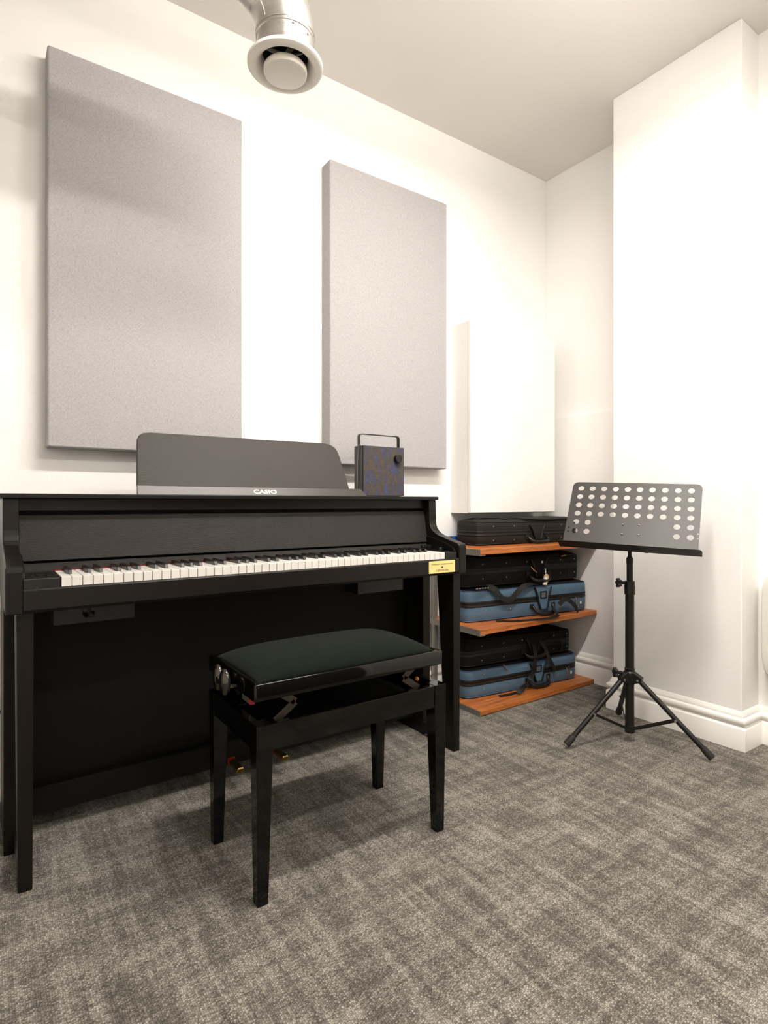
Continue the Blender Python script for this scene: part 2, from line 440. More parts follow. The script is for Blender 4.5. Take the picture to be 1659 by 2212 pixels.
# slimmer inner cheek seen inside each arm
for x0, x1 in ((IN0, IN0 + .006), (IN1 - .006, IN1)):
    bm = new(); prism_x(bm, [(1.80, .79), (1.745, .786), (1.70, .777), (1.65, .7655), (1.622, .754), (1.612, .742), (1.612, .70), (1.80, .70)], x0, x1); obj('cheek', bm, 'pdark', pn, .001)
B('top_board', 'piano', pn, .043, 1.488, 1.757, 2.055, .932, .9446, bevel=.002)
B('upper_rail', 'piano', pn, IN0, IN1, 1.797, 1.82, .899, .932)
B('recess_back', 'pdark', pn, IN0, IN1, 1.83, 1.84, .74, .90)
bm = new(); prism_x(bm, [(1.797, .8875), (1.812, .8875), (1.792, .7675), (1.775, .7675)], IN0 + .001, IN1 - .001); obj('fallboard', bm, 'grain', pn, .0015)
bm = new(); prism_x(bm, [(1.778, .7605), (1.790, .7605), (1.790, .738), (1.757, .738), (1.757, .7455)], IN0, IN1); obj('key_rail', bm, 'grain', pn, .001)
B('red_felt_strip', 'felt', pn, .163, 1.385, 1.752, 1.7575, .736, .7432, bevel=0)
B('keybed', 'piano', pn, IN0, IN1, 1.60, 2.05, .662, .700)
bm = new(); prism_x(bm, [(1.597, .7180), (1.593, .714), (1.592, .668), (1.596, .6605), (1.62, .6605), (1.62, .7180)], IN0, IN1); obj('key_slip', bm, 'piano', pn, .001)
B('end_block', 'plastic', pn, IN0, .1615, 1.600, 1.757, .70, .7405, bevel=.002)
B('end_block', 'plastic', pn, 1.3865, IN1 - .006, 1.600, 1.757, .70, .7405, bevel=.002)
for i in range(3):
    for j in range(2):
        B('control_button', 'pdark', pn, .0925 + i * .022, .1115 + i * .022, 1.625 + j * .05, 1.665 + j * .05, .739, .7425, bevel=.001)
bm = new(); lathe(bm, [(.008, .738), (.0085, .739), (.0085, .752), (.0075, .754)], (1.418, 1.665), 20); obj('volume_knob', bm, 'plastic', pn, smooth=True)
B('latch', 'plastic', pn, 1.397, 1.441, 1.742, 1.758, .742, .757, bevel=.003)
bm = new(); lathe(bm, [(.0022, .7185), (.0025, .7185), (.0025, .7190), (.001, .7192)], (.1125, 1.5975), 12); 
obj('pin', bm, 'steel', pn, smooth=True)
# keys
KW = 1.222 / 52; KX = .163
bm = new(); box(bm, KX + .0007, KX + KW - .0007, 1.600, 1.755, .713, .741)
wk = obj('white_key', bm, 'white_key', pn, .0011, 2)
bm = new(); prof_k = [(1.6495, .7405), (1.6550, .7505), (1.6575, .7528), (1.752, .7528), (1.752, .738), (1.6515, .738)]
prism_x(bm, prof_k, -.0048, .0048)
bk = obj('black_key', bm, 'black_key', pn, .0013, 3)
bk_off = None
wi = 0; blacks = []
names = 'ABCDEFG'
for i in range(52):
    c = wk if i == 0 else wk.copy()
    if i: COL.objects.link(c); c.parent = pn; c.location = (KW * i, 0, 0)
    nm = names[i % 7]
    if nm in 'ACDFG' and i < 51:
        sh = {'A': .0015, 'C': -.0018, 'D': .0018, 'F': -.002, 'G': 0.}[nm]
        blacks.append(KX + KW * (i + 1) + sh)
for j, x in enumerate(blacks):
    c = bk if j == 0 else bk.copy()
    if j: COL.objects.link(c); c.parent = pn
    c.location = (x, 0, 0)
# lower body
B('back_panel', 'pdark', pn, .087, 1.445, 1.925, 1.94, .060, .662)
B('kick_board', 'pdark', pn, .087, 1.445, 1.872, 1.895, .053, .129, bevel=.0008)
for x0 in (.052, 1.448): B('rear_post', 'piano', pn, x0, x0 + .035, 1.804, 2.05, 0, .662)
def front_leg(x0, x1):
    bm = new()
    hexa(bm, [(x0, 1.611, 0), (x1, 1.611, 0), (x1, 1.660, 0), (x0, 1.660, 0)], [(x0 - .003, 1.611, .662), (x1 + .003, 1.611, .662), (x1 + .003, 1.706, .662), (x0 - .003, 1.706, .662)])
    obj('front_leg', bm, 'piano', pn, .0025)
front_leg(.0745, .1045); front_leg(1.438, 1.4665)
for x0 in (.0755, 1.440): B('side_rail', 'piano', pn, x0, x0 + .022, 1.655, 1.805, .014, .052)
for i, x in enumerate((.687, .765, .843)):
    bm = new()
    ol = rounded([(x - .0115, 1.785, .006), (x + .0115, 1.785, .006), (x + .009, 1.88, .002), (x - .009, 1.88, .002)], 5)
    loft(bm, ol, [(.003, .055), (0, .058), (0, .069), (.003, .0725)])
    pd = obj('pedal', bm, 'brass', pn, smooth=True)
    B('felt_ring', 'felt', pd, x - .012, x + .012, 1.8705, 1.8725, .052, .076, bevel=0)
hb = B('headphone_box', 'plastic', pn, .153, .343, 1.66, 1.75, .612, .662, bevel=.002)
bm = new(); ribbon(bm, smooth_path([(.222, 1.655, .655), (.222, 1.653, .640), (.224, 1.640, .632), (.230, 1.628, .634), (.235, 1.626, .640)], 5), (1, 0, 0), .010, .003)
ribbon(bm, smooth_path([(.240, 1.655, .655), (.240, 1.653, .640), (.238, 1.640, .632), (.233, 1.628, .634)], 5), (1, 0, 0), .008, .003)
obj('hook', bm, 'plastic', hb)
B('power_box', 'plastic', pn, 1.05, 1.241, 1.66, 1.75, .610, .662, bevel=.002)
B('underside_speaker', 'plastic', pn, .46, 1.02, 1.70, 1.86, .645, .662, bevel=.002)
# music rest on the lid
bm = new(); hexa(bm, [(.378, 1.787, .9448), (1.170, 1.787, .9448), (1.170, 1.806, .9448), (.378, 1.806, .9448)], [(.378, 1.8005, .9715), (1.152, 1.8005, .9715), (1.152, 1.806, .9715), (.378, 1.806, .9715)])
rst = obj('music_rest_ledge', bm, 'lip', pn, .0008)
def rp(x, s):                                # point on the rest board: s = height up its slope
    return Vector((x, 1.806 + .055 * s / .175, .9700 + s * .95))
ol = [(.379, 0), (1.106, 0), (1.094, .085), (1.088, .128), (1.082, .150), (1.073, .163), (1.058, .172), (1.035, .1765), (.43, .1745), (.408, .171), (.396, .163), (.390, .150), (.388, .13)]
bm = new(); a = []; c = []
for (x, s_) in ol:
    p = rp(x, s_); a.append(bm.verts.new(p)); c.append(bm.verts.new(p + Vector((0, .012, -.003))))
bm.faces.new(a); bm.faces.new(c[::-1])
for i in range(len(ol)): bm.faces.new((a[i], c[i], c[(i + 1) % len(ol)], a[(i + 1) % len(ol)]))
obj('music_rest', bm, 'rest', pn, .002)
me = text_mesh('CASIO', .0195, .0002, 1.42, .0006, 1.02); place_mesh(me, (.7735, 1.7897, .9510), (1, 0, 0), (0, .45, .893)); link('logo', me, 'goldprint', rst)
pl = B('name_plate', 'plate', pn, 1.303, 1.4255, 1.5905, 1.5925, .6690, .7125, bevel=.0008)
me = text_mesh('Developed in collaboration with', .0080, .0001, .97); place_mesh(me, (1.364, 1.5903, .6985), (1, 0, 0), (0, 0, 1)); link('lettering', me, 'ink', pl)
me = text_mesh('C.BECHSTEIN', .0095, .0001, .92, .00012, 1.12); place_mesh(me, (1.364, 1.5903, .6755), (1, 0, 0), (0, 0, 1)); link('lettering', me, 'ink', pl)
cr = [(-.0042, 0), (.0042, 0), (.0058, .0052), (.0033, .0034), (.0026, .0068), (0, .0040), (-.0026, .0068), (-.0033, .0034), (-.0058, .0052)]
me = curve_mesh([cr], .0001); place_mesh(me, (1.364, 1.5903, .6868), (1, 0, 0), (0, 0, 1)); link('crown_mark', me, 'ink', pl)

# mains cable behind the piano, left end
cb = T('power_cable', 'rubber', None, smooth_path([(.02, 2.10, .0045), (-.03, 2.085, .0045), (-.035, 2.10, .10), (-.02, 2.125, .18), (.03, 2.11, .26), (.10, 2.09, .33), (.18, 2.085, .30)], 6), .004, 10)
tag(cb, 'thin black cable hanging behind the left end of the piano', 'cable')

# ------------------------------------------------------------------ cloth speaker
sp = thing('portable_speaker', 'small square speaker with dark grey cloth front, blue and brown moire painted in, on the piano lid', 'speaker', (1.326, 1.94, .9446))
sx0, sx1, sy0, sy1, sz0, sz1 = 1.227, 1.4255, 1.90, 1.968, .9475, 1.1455
B('body', 'plastic', sp, sx0, sx1, sy0 + .006, sy1, sz0, sz1, bevel=.002)
B('cloth_grille', 'spk', sp, sx0 + .001, sx1 - .001, sy0, sy0 + .0055, sz0 + .001, sz1 - .001, bevel=.0015)
T('volume_dial', 'plastic', sp, [(1.389, sy0, 1.098), (1.389, sy0 - .017, 1.098)], .0165, 32, bevel=.0015)
bm = new(); hp = [(sx0 + .0, 1.937, 1.142)]
hp = [(sx0 + .003, 1.937, 1.135), (sx0 + .003, 1.937, 1.183)] + [(sx0 + .003 + .010 * (1 - math.cos(t)), 1.937, 1.183 + .010 * math.sin(t)) for t in (.5, 1., PI / 2)] + \
     [(sx1 - .003 - .010 * (1 - math.cos(t)), 1.937, 1.183 + .010 * math.sin(t)) for t in (PI / 2, 1., .5)] + [(sx1 - .003, 1.937, 1.183), (sx1 - .003, 1.937, 1.135)]
ribbon(bm, hp, (0, 1, 0), .017, .0028); obj('handle', bm, 'plastic', sp)
T('cord', 'steel', sp, smooth_path([(sx0 - .0015, 1.918, 1.149), (sx0 - .003, 1.925, 1.146), (sx0 - .003, 1.936, 1.10), (sx0 - .003, 1.938, 1.03), (sx0 - .003, 1.940, .955)], 6), .0012, 8)
for x in (sx0 + .02, sx1 - .02):
    B('foot', 'rubber', sp, x - .01, x + .01, 1.915, 1.955, .9446, .948, bevel=0)

# ------------------------------------------------------------------ piano bench
bn = thing('piano_bench', 'glossy black adjustable piano bench with dark green velvet seat', 'bench', (.79, 1.395, 0))
FX0, FX1, FY0, FY1 = .508, 1.060, 1.235, 1.556
bm = new()
ol = rounded([(FX0, FY0, .004), (FX1, FY0, .004), (FX1, FY1, .004), (FX0, FY1, .004)], 3)
loft(bm, ol, [(.001, .471), (0, .472), (0, .507), (.002, .5095), (.012, .5105), (.016, .508)])
obj('seat_frame', bm, 'gloss', bn, smooth=True)
bm = new(); NX, NY = 44, 28; g = []
cx0, cx1, cy0_, cy1_ = FX0 + .017, FX1 - .017, FY0 + .017, FY1 - .017
for j in range(NY + 1):
    row = []
    for i in range(NX + 1):
        u = -1 + 2 * i / NX; v_ = -1 + 2 * j / NY
        u = math.sin(u * PI / 2); v_ = math.sin(v_ * PI / 2)
        a = max(0, 1 - abs(u) ** 5) ** .5 * max(0, 1 - abs(v_) ** 4) ** .5
        dome = (1 - u * u) * .3 + (1 - v_ * v_) * .7
        z = .507 + .030 * a + .010 * dome * a
        row.append(bm.verts.new(((cx0 + cx1) / 2 + u * (cx1 - cx0) / 2, (cy0_ + cy1_) / 2 + v_ * (cy1_ - cy0_) / 2, z)))
    g.append(row)
for j in range(NY):
    for i in range(NX): bm.faces.new((g[j][i], g[j][i + 1], g[j + 1][i + 1], g[j + 1][i]))
rim = [g[0][i] for i in range(NX + 1)] + [g[j][NX] for j in range(1, NY + 1)] + [g[NY][i] for i in range(NX - 1, -1, -1)] + [g[j][0] for j in range(NY - 1, 0, -1)]
lo = [bm.verts.new((v_.co.x, v_.co.y, .498)) for v_ in rim]
for i in range(len(rim)): bm.faces.new((rim[i], lo[i], lo[(i + 1) % len(rim)], rim[(i + 1) % len(rim)]))
bm.faces.new(lo)
obj('seat_cushion', bm, 'velvet', bn, smooth=True)
def bleg(cx, cy, sx, sy):
    """outer corner (cx, cy); sx, sy point inwards"""
    tw, bw = .040, .0262
    def q(w, o, z): 
        xs = sorted((cx + sx * o, cx + sx * (o + w))); ys = sorted((cy + sy * o, cy + sy * (o + w)))
        return [(xs[0], ys[0], z), (xs[1], ys[0], z), (xs[1], ys[1], z), (xs[0], ys[1], z)]
    bm = new(); hexa(bm, q(bw, .004, 0), q(tw, 0, .36)); hexa(bm, q(tw, 0, .3601), q(tw, 0, .4126))
    bmesh.ops.remove_doubles(bm, verts=bm.verts, dist=.0003)
    obj('leg', bm, 'gloss', bn, .0012)
LX_, RX_, FY_, BY_ = .514, 1.0770, 1.240, 1.5720
for a in ((LX_, FY_, 1, 1), (RX_, FY_, -1, 1), (LX_, BY_, 1, -1), (RX_, BY_, -1, -1)): bleg(*a)
for y in (FY_ + .002, BY_ - .020): B('apron', 'gloss', bn, LX_ + .040, RX_ - .040, y, y + .018, .352, .4120, bevel=.0012)
for x in (LX_ + .002, RX_ - .020): B('apron', 'gloss', bn, x, x + .018, FY_ + .040, BY_ - .040, .352, .4120, bevel=.0012)
B('mechanism_tray', 'pdark', bn, LX_ + .03, RX_ - .03, FY_ + .03, BY_ - .03, .356, .362, bevel=0)
for x in (.555, 1.02):
    for y in (1.27, 1.52):
        for s_ in (-1, 1):
            sg = 1 if x < .8 else -1
            bm = new()
            p0 = Vector((x + sg * .07, y, .442)); p1 = p0 + Vector((-sg * .052 if s_ < 0 else -sg * .050, 0, .036 * s_))
            ribbon(bm, [p0, p1], (0, 0, 1) if False else (sg * .5, 0, .8), .018, .003)
            obj('scissor_arm', bm, 'darksteel', bn, .0005)
T('spindle', 'steel', bn, [(.49, 1.388, .470), (1.00, 1.388, .442)], .005, 12)
B('gear_block', 'steel', bn, .545, .585, 1.36, 1.41, .425, .466)
B('mount_block', 'red', bn, .523, .535, 1.298, 1.312, .444, .456, bevel=.002)
B('mount_block', 'orange', bn, 1.020, 1.030, 1.300, 1.312, .4126, .424, bevel=.004)
bm = new()
for y in (1.363, 1.412): ball(bm, (.484, y, .490), .012, (1.0, 2.0, 2.7), 20)
tube(bm, [(.500, 1.388, .490), (.474, 1.388, .490)], .009, 16)
kn = obj('adjusting_knob', bm, 'knob', bn, smooth=True)

# ------------------------------------------------------------------ shelves
shf = thing('shelf_unit', 'three tier reddish wooden shelf unit with grey steel uprights in the alcove', 'shelf', (2.18, 1.99, 0))
SX0, SX1, SYF, SYB = 1.770, 2.587, 1.810, 2.140
for z0, z1, xr, yb in ((.0005, .024, 2.565, 2.140), (.3475, .3725, SX1, 2.155), (.6935, .7205, SX1, 2.155)):
    bd = B('shelf_board', 'wood', shf, SX0, xr, SYF, yb, z0 + .002, z1, bevel=.0025)
    bm = new(); box(bm, SX0 - .0045, SX0 - .0005, SYF + .001, yb, z0 - .0005, z1 - .001); box(bm, SX0 - .0045, SX0 + .028, SYF + .001, yb, z0 - .0025 + (.003 if z0 < .01 else 0), z0 + .0005)
    obj('angle_bracket', bm, 'angle', shf, .0006)
B('upright', 'angle', shf, 1.768, 1.788, 2.118, 2.141, 0, .7205, bevel=.001)
B('upright', 'angle', shf, 2.55, 2.566, 2.118, 2.141, 0, .7205, bevel=.001)

# ------------------------------------------------------------------ violin cases
def case(name, label, group, z0, h, xl, xr, yfl, yfr, ybl, ybr, shell, lidm, sag=0., parts=True, hx=.5, lean=0.):
    """xl..xr along the wall; front edge from (xl,yfl) to (xr,yfr)"""
    t = thing(name, label, 'instrument case', ((xl + xr) / 2, (yfl + ybr) / 2, z0), group)
    ol = rounded([(xl, yfl, .05), (xr, yfr, .055), (xr + .002, ybr, .055), (xl, ybl, .045)], 9)
    zm = z0 + h * .56
    zt = lambda z: (lambda p, z=z: z + sag * (1 - (p.x - xl) / (xr - xl)) * (z - z0) / h)
    bm = new(); loft(bm, ol, [(.016, z0), (.006, z0 + .003), (.001, z0 + .012), (-.001, z0 + h * .3), (0, zm - .012)]); obj('lower_shell', bm, shell, t, smooth=True)
    bm = new(); loft(bm, ol, [(0, zm + .014), (-.001, zt(z0 + h * .8)), (.001, zt(z0 + h - .006)), (.006, zt(z0 + h))]); obj('lid', bm, shell, t, smooth=True)
    bm = new(); loft(bm, ol, [(.007, zt(z0 + h - .003)), (.009, zt(z0 + h + .003)), (.03, zt(z0 + h + .008)), (.06, zt(z0 + h + .013)), (.085, zt(z0 + h + .015))]); obj('lid_top', bm, lidm, t, smooth=True)
    bm = new(); loft(bm, ol, [(.003, zm - .0135), (-.0015, zm - .012), (-.003, zm - .007), (-.001, zm - .003), (-.001, zm + .004), (-.003, zm + .008), (-.0015, zm + .014), (.003, zm + .0155)]); obj('zip_band', bm, 'zip', t, smooth=True)
    def pipe(z, mat, ins, r=.0022):
        bm = new(); n = len(ol); P = [Vector(p) for p in ol]; pts = []
        for i in range(n):
            e = (P[(i + 1) % n] - P[i - 1]).normalized(); q = P[i] + Vector((-e.y, e.x)) * ins
            pts.append((q.x, q.y, z(P[i]) if callable(z) else z))
        pts.append(pts[0]); tube(bm, pts, r, 6, caps=False); obj('piping', bm, mat, t, smooth=True)
    pipe(zt(z0 + h), 'bluepipe' if shell == 'bluecloth' else 'zip', .004); pipe(z0 + .006, 'bluepipe' if shell == 'bluecloth' else 'zip', .003)
    def fp(f, dz, out=.003):        # point on front face: f 0..1 along, dz above base
        x = xl + (xr - xl) * f; y = yfl + (yfr - yfl) * f
        n_ = Vector((yfr - yfl, -(xr - xl))).normalized()
        return Vector((x + n_.x * out, y + n_.y * out, z0 + dz))
    t_fp = fp
    for f in (.14, .33, .50, .80, .93):
        for dz in (zm - z0 - .032, zm - z0 + .034):
            bm = new(); ball(bm, fp(f, dz, .001), .0034, (1, .6, 1), 10); obj('rivet', bm, 'brass' if shell == 'bluecloth' else 'steel', t, smooth=True)
    # tapered handle flap, label window, handle
    fw, c0 = .0, hx
    L = xr - xl
    a_, b_ = .052 / L, .018 / L
    bm = new()
    top, bot = h - .006, h * .22
    q = [fp(c0 - a_, top, .0015), fp(c0 + a_, top, .0015), fp(c0 + b_ * 1.6, bot + .03, .006), fp(c0 + b_, bot, .007), fp(c0 - b_, bot, .007), fp(c0 - b_ * 1.6, bot + .03, .006)]
    n_ = Vector((yfr - yfl, -(xr - xl), 0)).normalized()
    va = [bm.verts.new(p) for p in q]; vb = [bm.verts.new(p + n_ * .003) for p in q]
    bm.faces.new(va); bm.faces.new(vb[::-1])
    for i in range(6): bm.faces.new((va[i], vb[i], vb[(i + 1) % 6], va[(i + 1) % 6]))
    fl = obj('handle_flap', bm, shell, t, .001)
    bm = new()
    tube(bm, smooth_path([q[0] + n_ * .004, (q[0] + q[5]) / 2 + n_ * .005 + Vector((.004, 0, 0)), q[5] + n_ * .004, q[4] + n_ * .004], 5), .005, 8)
    tube(bm, smooth_path([q[1] + n_ * .004, (q[1] + q[2]) / 2 + n_ * .005 - Vector((.004, 0, 0)), q[2] + n_ * .004, q[3] + n_ * .004], 5), .005, 8)
    obj('flap_edging', bm, 'zip', fl, smooth=True)
    if shell == 'bluecloth':
        cc = fp(c0, h * .70, .0085)
        ux = Vector((xr - xl, yfr - yfl, 0)).normalized()
        sq = lambda s: [(-s * 1.15, -s), (s * 1.15, -s), (s * 1.15, s), (-s * 1.15, s)]
        me = curve_mesh([sq(.0175), sq(.0118)], .001); place_mesh(me, cc, ux, (0, 0, 1)); lb = link('label_frame', me, 'zip', fl)
        me = curve_mesh([sq(.0119)], .0004); place_mesh(me, cc, ux, (0, 0, 1)); link('label_window', me, 'grey', fl)
    bm = new()
    hh = [fp(c0 - .062 / L, h * .34, .004), fp(c0 - .058 / L, h * .22, .016), fp(c0 - .045 / L, h * .13, .026), fp(c0 - .02 / L, h * .09, .030), fp(c0 + .02 / L, h * .09, .030), fp(c0 + .045 / L, h * .13, .026), fp(c0 + .058 / L, h * .22, .016), fp(c0 + .062 / L, h * .34, .004)]
    hp_ = smooth_path(hh, 5); n2 = len(hp_)
    tube(bm, hp_, [.006 + .0035 * math.sin(PI * i / (n2 - 1)) + (.0006 if i % 2 else 0) for i in range(n2)], 12)
    obj('handle', bm, 'plastic', t, smooth=True)
    for s_ in (-1, 1):
        p = fp(c0 + s_ * .068 / L, h * .33, .003); B('handle_anchor', 'web', t, p.x - .012, p.x + .012, p.y - .003, p.y + .003, p.z - .010, p.z + .012, bevel=.001)
    # zip pulls near the right end
    bm = new(); 
    for f in (.865,):
        p = fp(f, h * .30, .006); ribbon(bm, smooth_path([p + Vector((0, 0, .03)), p + Vector((.002, -.004, .01)), p + Vector((0, -.002, -.022))], 4), (1, 0, 0), .006, .002)
    if shell == 'bluecloth':
        p = fp(.895, h * .26, .002); ribbon(bm, [p + Vector((0, 0, .035)), p - Vector((0, 0, .034))], (1, 0, 0), .005, .002)
    obj('zip_pull', bm, 'steel' if shell == 'bluecloth' else 'web', t)
    if shell == 'bluecloth':
        p = fp(.915, h * .30, .002); B('care_label', 'label', t, p.x - .0045, p.x + .0045, p.y - .002, p.y + .001, p.z - .007, p.z + .007, bevel=0)
    return t, fp

BL_G, BK_G = 'blue violin cases on the shelves', 'black violin cases on the shelves'
c1, f1 = case('violin_case', 'blue violin case on the middle shelf, underneath a black case with paper tag', BL_G, .3725, .143, 1.812, 2.572, 1.945, 1.842, 2.095, 2.120, 'bluecloth', 'blackcloth', hx=.585)
c2, f2 = case('violin_case', 'black violin case with a paper tag on its handle, on the middle shelf', BK_G, .5305, .125, 1.812, 2.545, 1.958, 1.872, 2.095, 2.125, 'blackcloth', 'blackcloth', sag=.012, hx=.60)
c3, f3 = case('violin_case', 'blue violin case lying on the bottom shelf near the carpet', BL_G, .0245, .125, 1.812, 2.522, 1.945, 1.868, 2.080, 2.100, 'bluecloth', 'blackcloth', hx=.60)
c4, f4 = case('violin_case', 'black violin case lying on the lower blue case, just below the middle shelf', BK_G, .1650, .105, 1.812, 2.496, 1.955, 1.885, 2.090, 2.105, 'blackcloth', 'blackcloth', sag=.02, hx=.60)
c5, f5 = case('violin_case', 'dark grey violin case alone on the top shelf below the white cupboard', BK_G, .7210, .098, 1.885, 2.575, 1.950, 1.905, 2.110, 2.125, 'darkcloth', 'darkcloth', sag=.012, hx=.55)
# raised accessory pocket on the top-shelf case
bm = new(); ol = rounded([(2.20, 1.935, .04), (2.56, 1.925, .05), (2.56, 2.105, .05), (2.20, 2.10, .04)], 8)
loft(bm, ol, [(0, .822), (0, .838), (.006, .845), (.03, .849)]); obj('pocket', bm, 'darkcloth', c5, smooth=True)
bm = new(); tube(bm, smooth_path([(2.04, 1.985, .835), (2.12, 1.965, .846), (2.22, 1.935, .842), (2.32, 1.925, .838), (2.50, 1.922, .840)], 6), .004, 8); obj('pocket_edging', bm, 'zip', c5, smooth=True)
# straps
def strap(parent, pts, nr, w=.026):
    bm = new(); sp_ = smooth_path(pts, 7)
    if isinstance(nr, list):
        nl = smooth_path(nr, 7)
        ribbon(bm, sp_, [tuple(x) for x in nl], w)
    else: ribbon(bm, sp_, nr, w)
    return obj('shoulder_strap', bm, 'web', parent, smooth=True)
def ff(f, fr, dz, out): return tuple(f(fr, dz, out))
# middle blue case: strap looping down in front at the left, up over the top
strap(c1, [ff(f1, .15, .158, .004), ff(f1, .19, .150, .020), ff(f1, .235, .108, .026), ff(f1, .30, .098, .028), ff(f1, .36, .128, .024), ff(f1, .44, .155, .012), ff(f1, .55, .157, .0)],
      [(0, .6, .8), (0, .3, 1), (0, .1, 1), (0, .1, 1), (0, .3, 1), (0, .8, .6), (0, 1, .2)])
T('strap_buckle', 'brass', c1, [ff(f1, .335, .105, .030), ff(f1, .350, .135, .029)], .0018, 8)
bm = new()
for k in range(5):
    p = f1(.07 + .02 * k, .156, .008); ball(bm, p, .006, (1.3, .8, .8), 10)
obj('strap_clip', bm, 'steel', c1, smooth=True)
strap(c1, [ff(f1, .69, .050, .030), ff(f1, .735, .073, .034), ff(f1, .78, .060, .040), ff(f1, .815, .030, .046), ff(f1, .835, .006, .046)], (.15, .2, 1), .022)
strap(c1, [ff(f1, .62, .040, .040), ff(f1, .655, .012, .044), ff(f1, .63, -.004, .066)], (.9, .3, .3), .018)
strap(c1, [ff(f1, .20, .002, .02), ff(f1, .27, .002, .055), ff(f1, .38, .003, .075), ff(f1, .47, .004, .085), ff(f1, .56, .003, .080), ff(f1, .66, .003, .050)], (0, 1, .1), .024)
# bottom shelf straps
strap(c4, [ff(f4, .60, .070, .004), ff(f4, .585, .055, .020), ff(f4, .575, .010, .034), ff(f4, .545, -.060, .040), ff(f4, .47, -.105, .050), ff(f4, .38, -.135, .058)], [(1, 0, .1), (1, 0, .2), (1, 0, .3), (1, 0, .5), (1, 0, .8), (1, .3, .6)], .024)
strap(c4, [ff(f4, .665, .070, .006), ff(f4, .69, .040, .020), ff(f4, .70, .0, .034), ff(f4, .735, -.04, .036), ff(f4, .77, -.075, .032)], (1, 0, .3), .022)
strap(c3, [ff(f3, .40, .004, .03), ff(f3, .30, .004, .036), ff(f3, .23, .004, .032)], (0, 1, .1), .016)
T('strap_clip', 'steel', c3, [ff(f3, .295, .135, .006), ff(f3, .325, .110, .010)], .0025, 8)
# zipper on the top-right of the middle black case
T('zip_slider', 'brass', c2, [ff(f2, .80, .122, .004), ff(f2, .845, .126, .004)], .0022, 8)
B('brand_patch', 'label', c2, *(lambda p: (p.x - .006, p.x + .006, p.y - .001, p.y + .001, p.z - .005, p.z + .005))(f2(.62, .100, .013)), bevel=0)
T('swivel_clip', 'brass', c2, smooth_path([ff(f2, .525, .080, .010), ff(f2, .545, .062, .016), ff(f2, .565, .052, .018)], 5), .0035, 8)
# paper tag on string
p = f2(.620, .030, .036)
tg = thing('paper_tag', 'small brown paper tag on white string hanging from the middle black case', 'tag', tuple(p))
T('string', 'label', tg, smooth_path([p + Vector((-.004, .004, .040)), p + Vector((-.002, 0, .030)), p + Vector((.002, 0, .012))], 4), .0012, 6)
T('string', 'label', tg, smooth_path([p + Vector((.004, .004, .040)), p + Vector((.002, 0, .028)), p + Vector((.002, 0, .012))], 4), .0012, 6)
me = curve_mesh([[(-.016, -.038), (.010, -.042), (.018, .000), (.009, .013), (-.005, .013), (-.012, .004)]], .0006); place_mesh(me, p + Vector((.002, 0, 0)), (.97, -.2, 0), (.12, 0, .99)); pt_ = link('tag_card', me, 'tag', tg)
me = curve_mesh([[(-.0115, -.034), (.004, -.036), (.009, .000), (-.006, .001)]], .0003); place_mesh(me, p + Vector((.002, -.0012, 0)), (.97, -.2, 0), (.12, 0, .99)); link('sticker', me, 'label', pt_)
me = text_mesh('028183', .0055, .0001); place_mesh(me, p + Vector((.0035, -.0020, -.014)), (.12, 0, .99), (-.97, .2, 0)); link('lettering', me, 'ink', pt_)

# small things on the top shelf behind the piano arm
o = B('blue_folder', 'bluebox', None, 1.838, 1.99, 2.128, 2.150, .7205, .757, bevel=.001); tag(o, 'bright blue box edge showing behind the grey case on the top shelf', 'box')
bm = new(); box(bm, 1.785, 1.835, 2.07, 2.11, .7205, .760); box(bm, 1.785, 1.835, 2.066, 2.07, .752, .762)
tag(obj('storage_box', bm, 'plastic', None, .003), 'small dark box at the left end of the top shelf by the blue box', 'box')

# ------------------------------------------------------------------ music stand
S = Vector((2.06, 1.296, 0))
ms = thing('music_stand', 'black tripod music stand with perforated grey metal desk', 'music stand', tuple(S))
def V(x, y, z): return (S.x + x, S.y + y, z)
T('lower_tube', 'standblk', ms, [V(0, 0, .040), V(0, 0, .575)], .0165, 28)
T('upper_tube', 'standblk', ms, [V(0, 0, .57), V(0, 0, .685)], .0115, 24)
bm = new(); lathe(bm, [(.0115, .685), (.0125, .687), (.0125, .707), (.009, .712), (.0075, .716), (.0075, .735), (.012, .737), (.012, .748)], (S.x, S.y), 24); obj('neck', bm, 'standblk', ms, smooth=True)
bm = new(); lathe(bm, [(.0165, .567), (.0195, .568), (.0198, .600), (.0185, .606), (.0185, .618), (.0125, .621)], (S.x, S.y), 28); obj('collar', bm, 'standblk', ms, smooth=True)
def star_knob(c, d, r=.019):
    bm = new(); c = Vector(c); d = Vector(d).normalized(); a, e, _ = frame(d)
    ring = [[], []]
    for k in range(40):
        t = 2 * PI * k / 40; rr = r * (.84 + .16 * math.cos(5 * t))
        for s_, h_ in ((0, 0), (1, .013)): ring[s_].append(bm.verts.new(c + a * math.cos(t) * rr + e * math.sin(t) * rr + d * h_))
    bm.faces.new(ring[0][::-1]); bm.faces.new(ring[1])
    for k in range(40): bm.faces.new((ring[0][k], ring[0][(k + 1) % 40], ring[1][(k + 1) % 40], ring[1][k]))
    tube(bm, [c - d * .018, c], .0065, 12)
    return obj('clamp_knob', bm, 'plastic', ms, .0015)
star_knob(V(-.030, .021, .612), (-.82, .57, 0)); star_knob(V(-.040, .028, .266), (-.82, .57, 0), .020)
bm = new(); lathe(bm, [(.0165, .272), (.019, .276), (.019, .283), (.0165, .285)], (S.x, S.y), 28); obj('ring', bm, 'standblk', ms, smooth=True)
feet = [(-.257, .093), (.066, -.273), (.196, .175)]
bm = new(); lathe(bm, [(.0165, .222), (.019, .222), (.021, .240), (.023, .258), (.022, .268), (.0175, .274)], (S.x, S.y), 28)
